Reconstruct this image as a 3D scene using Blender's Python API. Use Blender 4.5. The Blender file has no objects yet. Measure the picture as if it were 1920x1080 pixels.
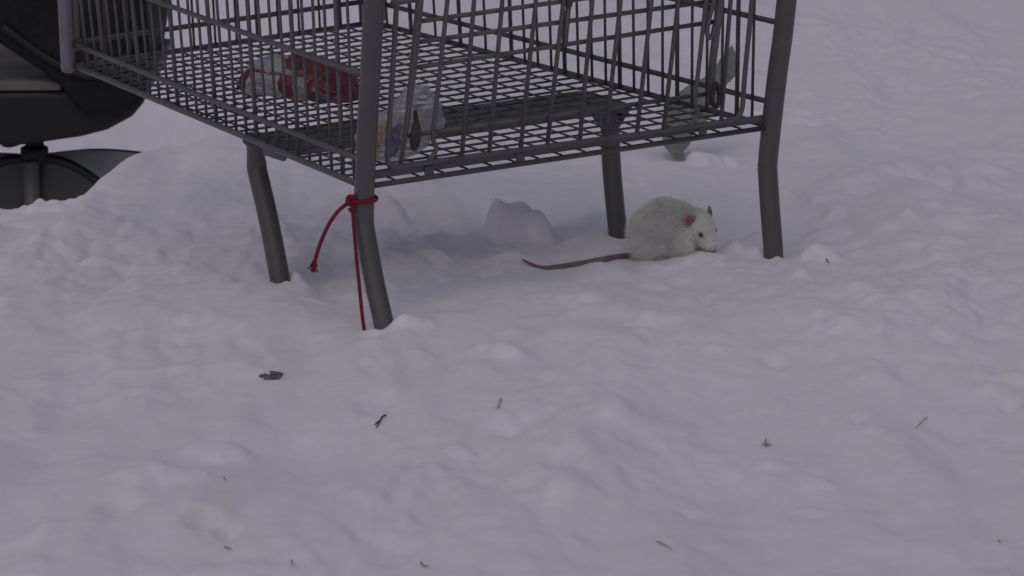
import bpy, bmesh, math, random
import numpy as np
from mathutils import Vector, Matrix, noise as mn
random.seed(7); RNG = np.random.default_rng(11)
scene = bpy.context.scene
COL = scene.collection

# ------------------------------------------------------------------ camera, sky, sun, exposure
RC = np.array([[0.82731517, -0.56167228, -0.00859397],
               [-0.14095303, -0.19275872, -0.97106968],
               [0.54376636, 0.80459202, -0.23864162]])        # rows: camera right, down, forward
TC = np.array([-0.15896841, -0.10981481, 3.75736275])
CAM = -RC.T @ TC
FPX = 6500.0
cd = bpy.data.cameras.new('camera'); cam = bpy.data.objects.new('camera', cd); COL.objects.link(cam)
m = Matrix.Identity(4)
for i in range(3):
    m[i][0] = RC[0][i]; m[i][1] = -RC[1][i]; m[i][2] = -RC[2][i]; m[i][3] = CAM[i]
cam.matrix_world = m
cd.sensor_width = 36; cd.lens = FPX / 1920 * 36; cd.clip_start = .05; cd.clip_end = 3000
cd.dof.use_dof = True; cd.dof.focus_distance = 3.95; cd.dof.aperture_fstop = 20
scene.camera = cam

w = bpy.data.worlds.new('World'); scene.world = w; w.use_nodes = True
nt = w.node_tree; nt.nodes.clear()
SUN_EL, SUN_AZ = math.radians(58), math.radians(232)
sky = nt.nodes.new('ShaderNodeTexSky'); sky.sky_type = 'NISHITA'; sky.sun_disc = False
sky.sun_elevation = SUN_EL; sky.sun_rotation = SUN_AZ; sky.dust_density = 4; sky.air_density = 1.2
hs = nt.nodes.new('ShaderNodeHueSaturation'); hs.inputs['Saturation'].default_value = .80
bg = nt.nodes.new('ShaderNodeBackground'); bg.inputs[1].default_value = .092
wo = nt.nodes.new('ShaderNodeOutputWorld')
nt.links.new(sky.outputs[0], hs.inputs['Color']); nt.links.new(hs.outputs[0], bg.inputs[0]); nt.links.new(bg.outputs[0], wo.inputs[0])
sl = bpy.data.lights.new('sun', 'SUN'); sl.energy = .72; sl.angle = math.radians(130); sl.color = (1, .955, .965)
sun = bpy.data.objects.new('sun', sl); COL.objects.link(sun)
sd = Vector((math.sin(SUN_AZ) * math.cos(SUN_EL), math.cos(SUN_AZ) * math.cos(SUN_EL), math.sin(SUN_EL)))
sun.rotation_euler = sd.to_track_quat('Z', 'Y').to_euler()
vs = scene.view_settings; vs.view_transform = 'Standard'; vs.look = 'None'; vs.gamma = 1; vs.exposure = -1.20

# ------------------------------------------------------------------ helpers
def tag(o, label=None, cat=None, group=None, kind=None):
    if label: o['label'] = label
    if cat: o['category'] = cat
    if group: o['group'] = group
    if kind: o['kind'] = kind
    return o

def obj(name, me, mat=None, parent=None, smooth=True):
    o = bpy.data.objects.new(name, me); COL.objects.link(o)
    if mat:
        for mm in (mat if isinstance(mat, list) else [mat]): me.materials.append(mm)
    if parent: o.parent = parent
    if smooth and len(me.polygons): me.polygons.foreach_set('use_smooth', [True] * len(me.polygons))
    return o

def empty(name, loc=(0, 0, 0)):
    o = bpy.data.objects.new(name, None); COL.objects.link(o); o.location = loc; o.empty_display_size = .05; return o

class MB:
    def __init__(s): s.v = []; s.f = []
    def add(s, vs_, fs): n = len(s.v); s.v += [tuple(p) for p in vs_]; s.f += [tuple(i + n for i in f) for f in fs]
    def tube(s, path, r, sides=8, cap=True):
        P = [Vector(p) for p in path]; n = len(P)
        rr = r if isinstance(r, (list, tuple, np.ndarray)) else [r] * n
        T = [(P[min(i + 1, n - 1)] - P[max(i - 1, 0)]).normalized() for i in range(n)]
        a = Vector((0, 0, 1)) if abs(T[0].z) < .9 else Vector((1, 0, 0))
        N = (a - T[0] * a.dot(T[0])).normalized(); vs_ = []; fs = []
        for i in range(n):
            N = (N - T[i] * N.dot(T[i])).normalized(); B = T[i].cross(N)
            for k in range(sides):
                t = 2 * math.pi * k / sides
                vs_.append(P[i] + (N * math.cos(t) + B * math.sin(t)) * rr[i])
        for i in range(n - 1):
            for k in range(sides):
                k2 = (k + 1) % sides
                fs.append((i * sides + k, i * sides + k2, (i + 1) * sides + k2, (i + 1) * sides + k))
        if cap:
            fs.append(tuple(range(sides - 1, -1, -1))); fs.append(tuple((n - 1) * sides + k for k in range(sides)))
        s.add(vs_, fs); return s
    def box(s, c, ax, hs_):
        c = Vector(c); A = [Vector(a).normalized() * h for a, h in zip(ax, hs_)]
        vs_ = [c + A[0] * i + A[1] * j + A[2] * k for i in (-1, 1) for j in (-1, 1) for k in (-1, 1)]
        s.add(vs_, [(0, 1, 3, 2), (4, 6, 7, 5), (0, 4, 5, 1), (2, 3, 7, 6), (0, 2, 6, 4), (1, 5, 7, 3)]); return s
    def prism(s, poly, ext):
        n = len(poly); e = Vector(ext); a = [Vector(p) for p in poly]; b = [p + e for p in a]
        fs = [tuple(range(n - 1, -1, -1)), tuple(range(n, 2 * n))] + [(i, (i + 1) % n, n + (i + 1) % n, n + i) for i in range(n)]
        s.add(a + b, fs); return s
    def build(s, name, mat, parent=None, smooth=True, bevel=0):
        me = bpy.data.meshes.new(name); me.from_pydata(s.v, [], s.f); me.update()
        bm = bmesh.new(); bm.from_mesh(me); bmesh.ops.recalc_face_normals(bm, faces=bm.faces)
        bm.to_mesh(me); bm.free()
        o = obj(name, me, mat, parent, smooth)
        if bevel:
            b = o.modifiers.new('bevel', 'BEVEL'); b.width = bevel; b.use_clamp_overlap = True; b.segments = 3; b.limit_method = 'ANGLE'; b.angle_limit = math.radians(35)
            wn = o.modifiers.new('normals', 'WEIGHTED_NORMAL')
        return o

def smooth_path(pts, n=6):
    P = [Vector(p) for p in pts]; out = []
    for i in range(len(P) - 1):
        p0 = P[max(i - 1, 0)]; p1 = P[i]; p2 = P[i + 1]; p3 = P[min(i + 2, len(P) - 1)]
        for k in range(n):
            t = k / n
            out.append(.5 * ((2 * p1) + (p2 - p0) * t + (2 * p0 - 5 * p1 + 4 * p2 - p3) * t * t + (3 * p1 - p0 - 3 * p2 + p3) * t ** 3))
    out.append(P[-1]); return out

def ray(u, v):
    return RC.T @ np.array([(u - 960) / FPX, (v - 540) / FPX, 1.0])
def at(u, v, depth):
    """world point seen at (u, v) of the 1920x1080 photo, `depth` metres along the view axis"""
    return Vector(CAM + ray(u, v) * depth)
def on_plane(u, v, n, k):
    d = ray(u, v); n = np.array(n); return Vector(CAM + d * ((k - n @ CAM) / (n @ d)))
E_ = Vector((RC[0][0], RC[0][1], 0)).normalized()          # horizontal, to the right of the view
F_ = Vector((-E_.y, E_.x, 0))                              # horizontal, away
UP = Vector((0, 0, 1))

def mat(name, color, rough=.5, spec=.4, metal=0, var=0, vscale=30, bump=0, bscale=200, attr=None, color2=None, c2=(.55, .7), c2scale=12, bdist=.002):
    M = bpy.data.materials.new(name); M.use_nodes = True; T = M.node_tree; p = T.nodes['Principled BSDF']
    p.inputs['Base Color'].default_value = (*color, 1); p.inputs['Roughness'].default_value = rough
    p.inputs['Specular IOR Level'].default_value = spec; p.inputs['Metallic'].default_value = metal
    tc = T.nodes.new('ShaderNodeTexCoord'); src = None
    def rgb(c): n = T.nodes.new('ShaderNodeRGB'); n.outputs[0].default_value = (*c, 1); return n.outputs[0]
    def noise(scale, det=5):
        n = T.nodes.new('ShaderNodeTexNoise'); n.inputs['Scale'].default_value = scale; n.inputs['Detail'].default_value = det
        T.links.new(tc.outputs['Object'], n.inputs['Vector']); return n.outputs['Fac']
    if attr:
        a = T.nodes.new('ShaderNodeAttribute'); a.attribute_name = attr; src = a.outputs['Color']
    elif var or color2: src = rgb(color)
    if color2:
        r = T.nodes.new('ShaderNodeMapRange'); r.inputs['From Min'].default_value = c2[0]; r.inputs['From Max'].default_value = c2[1]
        T.links.new(noise(c2scale, 8), r.inputs['Value'])
        mx = T.nodes.new('ShaderNodeMix'); mx.data_type = 'RGBA'
        T.links.new(r.outputs[0], mx.inputs['Factor']); T.links.new(src, mx.inputs['A']); T.links.new(rgb(color2), mx.inputs['B']); src = mx.outputs['Result']
    if var:
        r = T.nodes.new('ShaderNodeMapRange'); r.inputs['From Min'].default_value = .3; r.inputs['From Max'].default_value = .7
        r.inputs['To Min'].default_value = 1 - var; r.inputs['To Max'].default_value = 1 + var
        T.links.new(noise(vscale), r.inputs['Value'])
        h = T.nodes.new('ShaderNodeHueSaturation'); T.links.new(src, h.inputs['Color']); T.links.new(r.outputs[0], h.inputs['Value']); src = h.outputs[0]
    if src: T.links.new(src, p.inputs['Base Color'])
    if bump:
        b = T.nodes.new('ShaderNodeBump'); b.inputs['Strength'].default_value = bump; b.inputs['Distance'].default_value = bdist
        T.links.new(noise(bscale, 6), b.inputs['Height']); T.links.new(b.outputs[0], p.inputs['Normal'])
    return M

M_metal = mat('grey_coated_metal', (.108, .104, .111), .40, .45, var=.12, vscale=25, color2=(.075, .052, .047), c2=(.62, .80), c2scale=14, bump=.15, bscale=300, bdist=.0005)
M_post = mat('grey_coated_tube', (.092, .088, .095), .34, .5, var=.08, vscale=18, color2=(.085, .068, .066), c2=(.66, .82), c2scale=16, bump=.12, bscale=260, bdist=.0005)
M_dark = mat('dark_wire', (.074, .070, .079), .40, .4, var=.15, vscale=40)
M_rust = mat('rusty_dark_metal', (.050, .037, .036), .6, .3, var=.3, vscale=60, bump=.3, bscale=400, bdist=.0006)
M_bump = mat('lilac_plastic', (.20, .175, .23), .4, .4, var=.12, vscale=14, color2=(.125, .10, .16), c2=(.5, .62), c2scale=9)
M_bump2 = mat('pale_plastic', (.20, .185, .20), .4, .4, var=.1, vscale=14)
M_cord = mat('red_cord', (.20, .016, .036), .7, .2, var=.25, vscale=350, bump=.8, bscale=700, bdist=.001)
M_black = mat('black_upholstery', (.017, .016, .020), .75, .25, var=.3, vscale=9, bump=.9, bscale=16, bdist=.02)
M_bplast = mat('black_plastic', (.017, .016, .019), .45, .4, var=.2, vscale=30)
M_gplast = mat('dark_grey_plastic', (.060, .058, .062), .4, .45, var=.12, vscale=8)
M_gplast2 = mat('mid_grey_plastic', (.145, .14, .145), .4, .45, var=.12, vscale=10)
M_web = mat('snow_dusted_plastic', (.40, .385, .41), .6, .3, var=.2, vscale=14)
M_cush = mat('grey_cushion', (.20, .183, .172), .9, .1, var=.15, vscale=15, bump=.4, bscale=90)
M_twig = mat('dead_twig', (.085, .07, .058), .85, .1, var=.4, vscale=200)
M_chip = mat('grey_chip', (.27, .25, .24), .85, .1, var=.4, vscale=200)
M_straw = mat('pale_straw', (.48, .455, .44), .85, .1, var=.3, vscale=200)
M_leaf = mat('wet_dead_leaf', (.15, .145, .135), .7, .2, var=.45, vscale=150, bump=.5, bscale=300)
M_sheet = mat('grey_green_film', (.205, .21, .198), .45, .35, var=.12, vscale=22, bump=.4, bscale=60)

# snow
M_snow = bpy.data.materials.new('snow'); M_snow.use_nodes = True
T = M_snow.node_tree; p = T.nodes['Principled BSDF']
p.inputs['Roughness'].default_value = .75; p.inputs['Specular IOR Level'].default_value = .15
p.inputs['Subsurface Weight'].default_value = .6; p.inputs['Subsurface Radius'].default_value = (1, 1, 1); p.inputs['Subsurface Scale'].default_value = .012
tc = T.nodes.new('ShaderNodeTexCoord')
def tn(scale, det, rough=.55):
    n = T.nodes.new('ShaderNodeTexNoise'); n.inputs['Scale'].default_value = scale; n.inputs['Detail'].default_value = det
    n.inputs['Roughness'].default_value = rough; T.links.new(tc.outputs['Object'], n.inputs['Vector']); return n.outputs['Fac']
cr = T.nodes.new('ShaderNodeMapRange'); cr.inputs['From Min'].default_value = .56; cr.inputs['From Max'].default_value = .78
T.links.new(tn(4.5, 6), cr.inputs['Value'])
mx = T.nodes.new('ShaderNodeMix'); mx.data_type = 'RGBA'
mx.inputs['A'].default_value = (.885, .835, .955, 1); mx.inputs['B'].default_value = (.865, .825, .90, 1)
T.links.new(cr.outputs[0], mx.inputs['Factor']); T.links.new(mx.outputs['Result'], p.inputs['Base Color'])
sa = T.nodes.new('ShaderNodeAttribute'); sa.attribute_name = 'stain'
mx2 = T.nodes.new('ShaderNodeMix'); mx2.data_type = 'RGBA'; mx2.inputs['B'].default_value = (.79, .755, .73, 1)
T.links.new(sa.outputs['Fac'], mx2.inputs['Factor']); T.links.new(mx.outputs['Result'], mx2.inputs['A']); T.links.new(mx2.outputs['Result'], p.inputs['Base Color'])
b1 = T.nodes.new('ShaderNodeBump'); b1.inputs['Strength'].default_value = .22; b1.inputs['Distance'].default_value = .006
T.links.new(tn(70, 8, .6), b1.inputs['Height']); T.links.new(b1.outputs[0], p.inputs['Normal'])

# ------------------------------------------------------------------ snow ground (height field, plan coords s right, d away)
def axis(lo, hi, step, far_lo, far_hi, g=1.13):
    core = list(np.arange(lo, hi + 1e-9, step)); a = core[:]; st = step; x = hi
    while x < far_hi: st *= g; x += st; a.append(x)
    st = step; x = lo; pre = []
    while x > far_lo: st *= g; x -= st; pre.append(x)
    return np.array(pre[::-1] + a)
S_ax = axis(-.85, 1.05, .0032, -400, 400)
D_ax = axis(2.40, 6.2, .0055, -60, 900, 1.06)
SS, DD = np.meshgrid(S_ax, D_ax)
def flat(u, v):                                               # where the plain snow slope meets a line of sight
    lo_, hi_ = 2., 9.
    for _ in range(40):
        t = (lo_ + hi_) / 2; P = CAM + ray(u, v) * t; s = float((P - CAM) @ np.array(E_)); d = float((P - CAM) @ np.array(F_))
        if P[2] < -.149 - .0585 * (d - 3.644) + .047 * (s + .135): hi_ = t
        else: lo_ = t
    return s, d
LIP = [flat(u, v) for u, v in ((-200, 392), (0, 380), (100, 367), (160, 364), (185, 349), (215, 336), (300, 299), (400, 279), (480, 266))]
LIP_S = [a for a, b in LIP]; LIP_D = [b for a, b in LIP]
def sm(x, a, b): t = np.clip((x - a) / (b - a), 0, 1); return t * t * (3 - 2 * t)
def base_h(s, d):
    dd = np.where(d < 3.4, 3.4 + (d - 3.4) * .6, d); dd = np.where(dd > 5.2, 5.2 + 1.2 * np.tanh((dd - 5.2) / 1.2), dd)
    z = -.149 - .0585 * (dd - 3.644) + .047 * (np.tanh(s * .7) / .7 + .135)
    # dug-out hollow where the chair stands, its near lip running from lower left to upper right
    lip = np.interp(s, LIP_S, LIP_D) + .015 * np.sin(s * 23 + 1)
    hol = sm(d - lip, -.03, .17) * (1 - sm(s, -.42, -.18)) * (1 - sm(d, 6.1, 8.0))
    z = z - .235 * hol
    rt_ = sm(s, -.63, -.54)                                       # the lip lies low beside the chair and banks up towards the cart
    z = z + np.exp(-((d - lip + .05) / .14) ** 2) * (-.010 * (1 - rt_) + .015 * rt_ * (1 - sm(s, -.42, -.2)))
    # broad swells
    z = z + .010 * np.sin(s * 3.1 + d * 1.3) * np.sin(d * 2.2 - s + .6) * sm(np.abs(d - 3.9), .2, .9)
    return z
def gnoise(x, y, seed):
    xi = np.floor(x).astype(np.int64); yi = np.floor(y).astype(np.int64); xf = x - xi; yf = y - yi
    def g(ix, iy):
        h = (ix * 374761393 + iy * 668265263 + seed * 1442695041) & 0x7fffffff
        h = ((h ^ (h >> 13)) * 1274126177) & 0x7fffffff; h = h ^ (h >> 16)
        a = (h % 6283) / 1000.0; return np.cos(a), np.sin(a)
    u = xf ** 3 * (xf * (xf * 6 - 15) + 10); v = yf ** 3 * (yf * (yf * 6 - 15) + 10)
    def dot(ix, iy, dx, dy): c, s_ = g(ix, iy); return c * dx + s_ * dy
    a = dot(xi, yi, xf, yf); b = dot(xi + 1, yi, xf - 1, yf); c = dot(xi, yi + 1, xf, yf - 1); e = dot(xi + 1, yi + 1, xf - 1, yf - 1)
    return (a + (b - a) * u) + ((c + (e - c) * u) - (a + (b - a) * u)) * v
def H0(s, d): return float(base_h(np.array([s]), np.array([d]))[0])
def plan(P): q = np.array(P[:2]) - CAM[:2]; return float(q @ np.array(E_[:2])), float(q @ np.array(F_[:2]))
def world(s, d, z): return Vector((CAM[0] + E_.x * s + F_.x * d, CAM[1] + E_.y * s + F_.y * d, z))
def cast(u, v, hf):
    dr = Vector(ray(u, v)); t = 2.2; prev = t
    while t < 14:
        P = Vector(CAM) + dr * t; s, d = plan(P)
        if P.z < hf(s, d):
            lo, hi = prev, t
            for _ in range(24):
                mid = (lo + hi) / 2; P = Vector(CAM) + dr * mid; s, d = plan(P)
                if P.z < hf(s, d): hi = mid
                else: lo = mid
            return s, d, P.z, hi
        prev = t; t += .02
    P = Vector(CAM) + dr * 8; s, d = plan(P); return s, d, P.z, 8
Z = base_h(SS, DD)
near = np.exp(-np.maximum(DD - 6, 0) / 8) 
def worley(x, y, seed):
    xi = np.floor(x).astype(np.int64); yi = np.floor(y).astype(np.int64); f1 = np.full(x.shape, 9.); f2 = f1.copy(); hid = np.zeros(x.shape); 
    for i in (-1, 0, 1):
        for j in (-1, 0, 1):
            cx_, cy_ = xi + i, yi + j
            h = (cx_ * 374761393 + cy_ * 668265263 + seed * 1442695041) & 0x7fffffff
            h = ((h ^ (h >> 13)) * 1274126177) & 0x7fffffff; h = h ^ (h >> 16)
            dist = np.hypot(cx_ + (h % 1009) / 1009 - x, cy_ + (h // 1009 % 1013) / 1013 - y); v = (h // 7 % 997) / 997
            nearer = dist < f1; f2 = np.where(nearer, f1, np.minimum(f2, dist)); hid = np.where(nearer, v, hid); f1 = np.where(nearer, dist, f1)
    return f1, f2, hid
Z += near * .012 * gnoise(SS * 3.2, DD * 1.6, 1)
Z += near * .014 * gnoise(SS * 5.2, DD * 1.5, 12)
Z += near * .010 * gnoise(SS * 11, DD * 3.0, 13)
Z += near * .012 * gnoise(SS * 7, DD * 2.2, 2)
Z += near * .0060 * gnoise(SS * 16, DD * 4.6, 3)
Z += near * .0030 * gnoise(SS * 34, DD * 11, 7)
vis = (DD < 7.5) & (np.abs(SS) < 1.5)
s_v, d_v = SS[vis], DD[vis]
wx = s_v + .05 * gnoise(s_v * 9, d_v * 5, 21) + .02 * gnoise(s_v * 25, d_v * 14, 22); wy = d_v + .12 * gnoise(s_v * 7, d_v * 4, 23) + .04 * gnoise(s_v * 25, d_v * 14, 24)
msk = (1 + .5 * np.exp(-((d_v - 4.15) / .45) ** 2)) * (.3 + .7 * sm(gnoise(s_v * 2.6, d_v * 1.5, 25), -.15, .3))
for (fx, fy, amp, sd_) in ((8, 2.4, .0085, 31), (19, 6.0, .0076, 32), (46, 15, .0042, 33)):
    f1, f2, hid = worley(wx * fx, wy * fy, sd_)
    Z[vis] += msk * amp * ((hid - .45) * sm(f2 - f1, .0, .30) + .5 * (1 - f1) * hid)
ridged = (1 - np.abs(gnoise(SS * 11 + .3 * gnoise(SS * 6, DD * 3, 8), DD * 4, 4)) * 2)
Z += near * .0045 * ridged * (.4 + sm(gnoise(SS * 2.1, DD * 1.8, 9), -.2, .4))
fine = DD < 6.4
Z[fine] += .0022 * gnoise(SS[fine] * 43, DD[fine] * 20, 5) * .8 + .0011 * gnoise(SS[fine] * 110, DD[fine] * 60, 6)

def lump(s, d, rs, rd, h, p_=.6, irr=.25, rot=0., mode='max', tilt=0., sink=0.):
    i0, i1 = np.searchsorted(S_ax, [s - 1.5 * max(rs, rd), s + 1.5 * max(rs, rd)]); j0, j1 = np.searchsorted(D_ax, [d - 1.5 * max(rs, rd), d + 1.5 * max(rs, rd)])
    if i1 - i0 < 2 or j1 - j0 < 2: return
    x = SS[j0:j1, i0:i1] - s; y = DD[j0:j1, i0:i1] - d
    c, sn = math.cos(rot), math.sin(rot); X = (x * c + y * sn) / rs; Y = (-x * sn + y * c) / rd
    sd_ = random.randrange(9999)
    r = np.sqrt(X * X + Y * Y) * (1 + irr * gnoise(X * 1.6 + 31, Y * 1.6 + 17, sd_))
    dome = h * np.maximum(1 - r * r, 0) ** p_ * (1 + .25 * gnoise(X * 2.2 + 5, Y * 2.2, sd_ + 1)) * (1 + tilt * X)
    W_ = Z[j0:j1, i0:i1]
    if mode == 'add': W_ += dome
    else:
        jc = min(max(np.searchsorted(D_ax, d), 0), len(D_ax) - 1); ic = min(max(np.searchsorted(S_ax, s), 0), len(S_ax) - 1)
        z0 = Z[jc, ic] - sink
        W_[:] = np.where(dome > 1e-6, np.maximum(W_, np.minimum(W_ + dome, z0 + dome)), W_)
def plump(u, v, rpx, hpx, asp=1., **k):
    s, d, z, t = cast(u, v, H0); a = t / FPX
    lump(s, d, rpx * a, rpx * a * asp * 1.2, hpx * a * (.66 if v < 500 else .40), **{**dict(p_=.85, irr=.5), **k})
# loose crumbs and clods of thrown snow, scattered over the visible patch
for i in range(3000):
    s = random.uniform(-.8, 1.0); d = random.uniform(2.5, 6.1)
    dens = .5 + .5 * math.sin(s * 5 + 1.3) * math.sin(d * 4.1) + .5 * math.exp(-((d - 4.1) / .5) ** 2)
    if random.random() > dens: continue
    if gnoise(np.array([s * 3.3]), np.array([d * 2.2]), 55)[0] < random.uniform(-.35, .25): continue
    r = .0050 * math.exp(abs(random.gauss(0, .70))); h = r * random.uniform(.26, .62)
    if d < 3.45: h *= .5
    if d > 4.45 and s < -.15: continue
    lump(s, d, r, r * random.uniform(1., 1.9), h, p_=random.choice([.5, .7, 1.]), irr=.75, rot=random.uniform(-.6, .6), tilt=random.uniform(-.4, .4), sink=h * random.uniform(.25, .6))
# the clods one can pick out
for a in [
    (966, 434, 58, 100, .8, dict(p_=.55, irr=.22)), (1000, 440, 40, 66, .9, dict(p_=.6, irr=.3)), (935, 442, 20, 50, .9, dict(irr=.6)), (925, 440, 26, 40, 1., dict(irr=.4)), (1010, 440, 32, 30, 1., dict(irr=.4)), (1045, 428, 20, 16, 1., {}),
    (727, 432, 36, 92, .9, dict(p_=.5)), (748, 436, 22, 36, 1., {}), (640, 432, 60, 24, 1., {}), (560, 420, 50, 20, 1., {}),
    (1400, 456, 50, 34, 1.6, dict(p_=.7, irr=.6)), (1372, 462, 26, 20, 1.2, {}), (1425, 450, 30, 30, 1.2, {}), (1340, 484, 16, 10, 1., {}), (1420, 468, 22, 18, 1., {}),
    (1312, 302, 40, 40, 1.2, dict(p_=.5)), (1365, 296, 30, 24, 1., {}), (1535, 470, 40, 40, .9, dict(p_=.4)), (1565, 476, 34, 24, 1., {}),
    (1090, 446, 50, 12, .6, {}), (870, 452, 70, 14, .5, {}), (800, 460, 60, 12, .5, {}), (960, 452, 50, 10, .5, {}),
    (553, 532, 22, 74, .9, dict(irr=.6)), (538, 540, 14, 44, .8, {}), (568, 540, 22, 44, .9, {}), (526, 545, 10, 22, .8, {}), (560, 545, 36, 20, .9, {}), (590, 560, 40, 14, 1., {}), (520, 560, 34, 12, 1., {}),
    (754, 618, 24, 62, 1., dict(irr=.4)), (738, 626, 12, 40, .8, {}), (775, 616, 26, 40, 1., {}), (790, 612, 40, 20, 1., {}), (850, 600, 60, 16, 1., {}), (700, 650, 30, 10, 1., {}),
    (862, 838, 34, 40, 1., dict(p_=.45)), (820, 880, 60, 34, 1., {}), (845, 900, 50, 24, 1., {}), (912, 655, 30, 32, 1., dict(p_=.45)), (1150, 790, 60, 40, 1.2, {}),
    (1190, 800, 50, 30, 1., {}), (1330, 840, 50, 20, 1., {}), (400, 845, 70, 55, .8, dict(p_=.35, irr=.2)), (330, 900, 60, 50, .9, dict(p_=.5)), (270, 905, 70, 46, .9, {}),
    (430, 1075, 90, 46, .7, dict(p_=.4)), (80, 1000, 70, 30, 1., {}), (60, 1080, 80, 40, 1., {}), (1040, 930, 80, 30, .8, {}), (950, 1010, 70, 24, .8, {}),
    (1620, 560, 50, 26, 1., {}), (1670, 590, 40, 26, 1., {}), (1480, 640, 30, 26, 1., {}), (1860, 720, 40, 30, 1., {}), (1900, 700, 40, 40, 1., {}), (1640, 800, 30, 20, 1., {}),
    (1440, 860, 40, 26, 1., {}), (1560, 420, 60, 26, 1., {}), (1690, 330, 60, 22, 1., {}), (1800, 420, 60, 20, 1., {}),
    (1130, 590, 70, 26, .9, {}), (1040, 560, 50, 24, .9, {}), (1010, 600, 40, 16, .9, {}), (1280, 600, 60, 16, .9, {}),
    (1420, 485, 30, 12, 1., {}), (1390, 488, 26, 12, 1., {}), (1330, 488, 30, 12, 1., {}), (1290, 488, 18, 16, 1., {}), (1265, 490, 14, 12, 1., {}), (1355, 486, 14, 14, 1., {}),
    (1456, 474, 10, 14, 1., dict(p_=.4)), (1160, 466, 30, 12, 1., {}), (1130, 470, 20, 10, 1., {}),
    (715, 632, 9, 9, 1., {}), (738, 622, 12, 16, 1., {}), (728, 628, 10, 12, 1., {}), (525, 548, 12, 14, 1., {}), (510, 552, 9, 9, 1., {}), (1180, 462, 10, 9, 1., {}), (1148, 464, 8, 8, 1., {}), (1440, 478, 8, 10, 1., {}), (1468, 478, 10, 10, 1., {}), (1225, 492, 16, 12, 1., {}), (1205, 490, 12, 8, 1., {}), (1312, 484, 12, 12, 1., {}), (45, 386, 12, 18, 1., {}), (74, 384, 14, 26, 1., dict(p_=.45)), (100, 384, 18, 20, 1., dict(p_=.45)), (130, 380, 14, 14, 1., {}), (150, 374, 10, 14, 1., {}), (192, 350, 10, 14, 1., {}), (30, 392, 14, 14, 1., {}), (62, 390, 20, 22, 1., dict(p_=.4)), (85, 390, 16, 16, 1., {}), (110, 388, 22, 18, 1., {}), (205, 350, 12, 14, 1., {}), (175, 362, 16, 12, 1., {}), (20, 400, 30, 14, 1., {}),
]:
    plump(a[0], a[1], a[2], a[3], a[4], **a[5])
def dip(u, v, rpx, hpx, asp=1., **k):
    s, d, z, t = cast(u, v, H0); a = t / FPX; lump(s, d, rpx * a, rpx * a * asp, -hpx * a, mode='add', p_=1.4, **k)
for a in [(704, 628, 34, 20, 1.5), (1450, 665, 34, 20, 2.), (1895, 745, 26, 24, 2.), (250, 735, 18, 9, 1.), (1515, 236, 40, 20, 1.6), (1610, 780, 20, 14, 2.), (380, 985, 40, 26, 2.), (430, 1000, 30, 24, 2.), (1500, 212, 50, 16, 1.5), (1488, 214, 11, 13, 1.5), (1512, 240, 13, 16, 1.4), (1536, 238, 10, 12, 1.4), (1478, 236, 12, 12, 1.4), (1552, 226, 9, 9, 1.4), (1436, 186, 12, 16, 1.5),
          (1425, 205, 24, 26, 1.5), (230, 960, 60, 26, 1.5), (1290, 940, 24, 14, 1.5), (1310, 1030, 14, 10, 1.5), (700, 760, 50, 14, 2.), (960, 800, 60, 16, 2.), (1050, 880, 50, 18, 2.)]:
    dip(*a)
Z -= near * (np.mean((Z - base_h(SS, DD))[vis]) + .001)
core = (slice(1, -1), slice(1, -1))
for _ in range(3):                                                # settled, slightly melted surface
    Z[core] = .5 * Z[core] + .125 * (Z[:-2, 1:-1] + Z[2:, 1:-1] + Z[1:-1, :-2] + Z[1:-1, 2:])
nS, nD = len(S_ax), len(D_ax)
co = np.empty((nD * nS, 3), np.float32)
co[:, 0] = (CAM[0] + E_.x * SS + F_.x * DD).ravel(); co[:, 1] = (CAM[1] + E_.y * SS + F_.y * DD).ravel(); co[:, 2] = Z.ravel()
idx = np.arange(nD * nS).reshape(nD, nS)
q = np.stack([idx[:-1, :-1], idx[:-1, 1:], idx[1:, 1:], idx[1:, :-1]], -1).reshape(-1, 4).astype(np.int32)
me = bpy.data.meshes.new('snow_ground')
me.vertices.add(len(co)); me.vertices.foreach_set('co', co.ravel())
me.loops.add(q.size); me.loops.foreach_set('vertex_index', q.ravel())
me.polygons.add(len(q)); me.polygons.foreach_set('loop_start', np.arange(0, q.size, 4, dtype=np.int32))
me.update(calc_edges=True); me.validate()
stain = np.zeros(nD * nS)
for u, v, ru, rv, k_ in ((395, 965, 60, 70, 1.), (255, 950, 45, 50, .6), (430, 1000, 90, 40, .7), (1000, 610, 70, 40, .5), (1120, 620, 60, 40, .6), (1650, 545, 60, 30, .8), (1450, 640, 50, 40, .8), (1895, 715, 40, 40, .5), (1480, 450, 90, 25, .5), (860, 815, 30, 25, .5), (1050, 455, 60, 18, .5), (900, 730, 90, 30, .4), (600, 640, 90, 30, .3)):
    s0, d0, z0, t0 = cast(u, v, H0); a_ = t0 / FPX
    rr_ = np.hypot((SS - s0) / (ru * a_), (DD - d0) / (rv * a_ * 3.6)).ravel()
    stain = np.maximum(stain, k_ * np.exp(-rr_ ** 2 * 1.2))
stain *= (.55 + .45 * np.clip(gnoise(SS * 26, DD * 11, 77).ravel() * 2.2, -1, 1))
at_ = me.attributes.new('stain', 'FLOAT', 'POINT'); at_.data.foreach_set('value', stain.astype(np.float32))
tag(obj('snow_ground', me, M_snow), kind='structure')
def HG(s, d):
    i = min(max(np.searchsorted(S_ax, s) - 1, 0), nS - 2); j = min(max(np.searchsorted(D_ax, d) - 1, 0), nD - 2)
    a = (s - S_ax[i]) / (S_ax[i + 1] - S_ax[i]); b = (d - D_ax[j]) / (D_ax[j + 1] - D_ax[j])
    return float((Z[j, i] * (1 - a) + Z[j, i + 1] * a) * (1 - b) + (Z[j + 1, i] * (1 - a) + Z[j + 1, i + 1] * a) * b)
def G(u, v):
    s, d, z, t = cast(u, v, HG); return world(s, d, HG(s, d))

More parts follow.
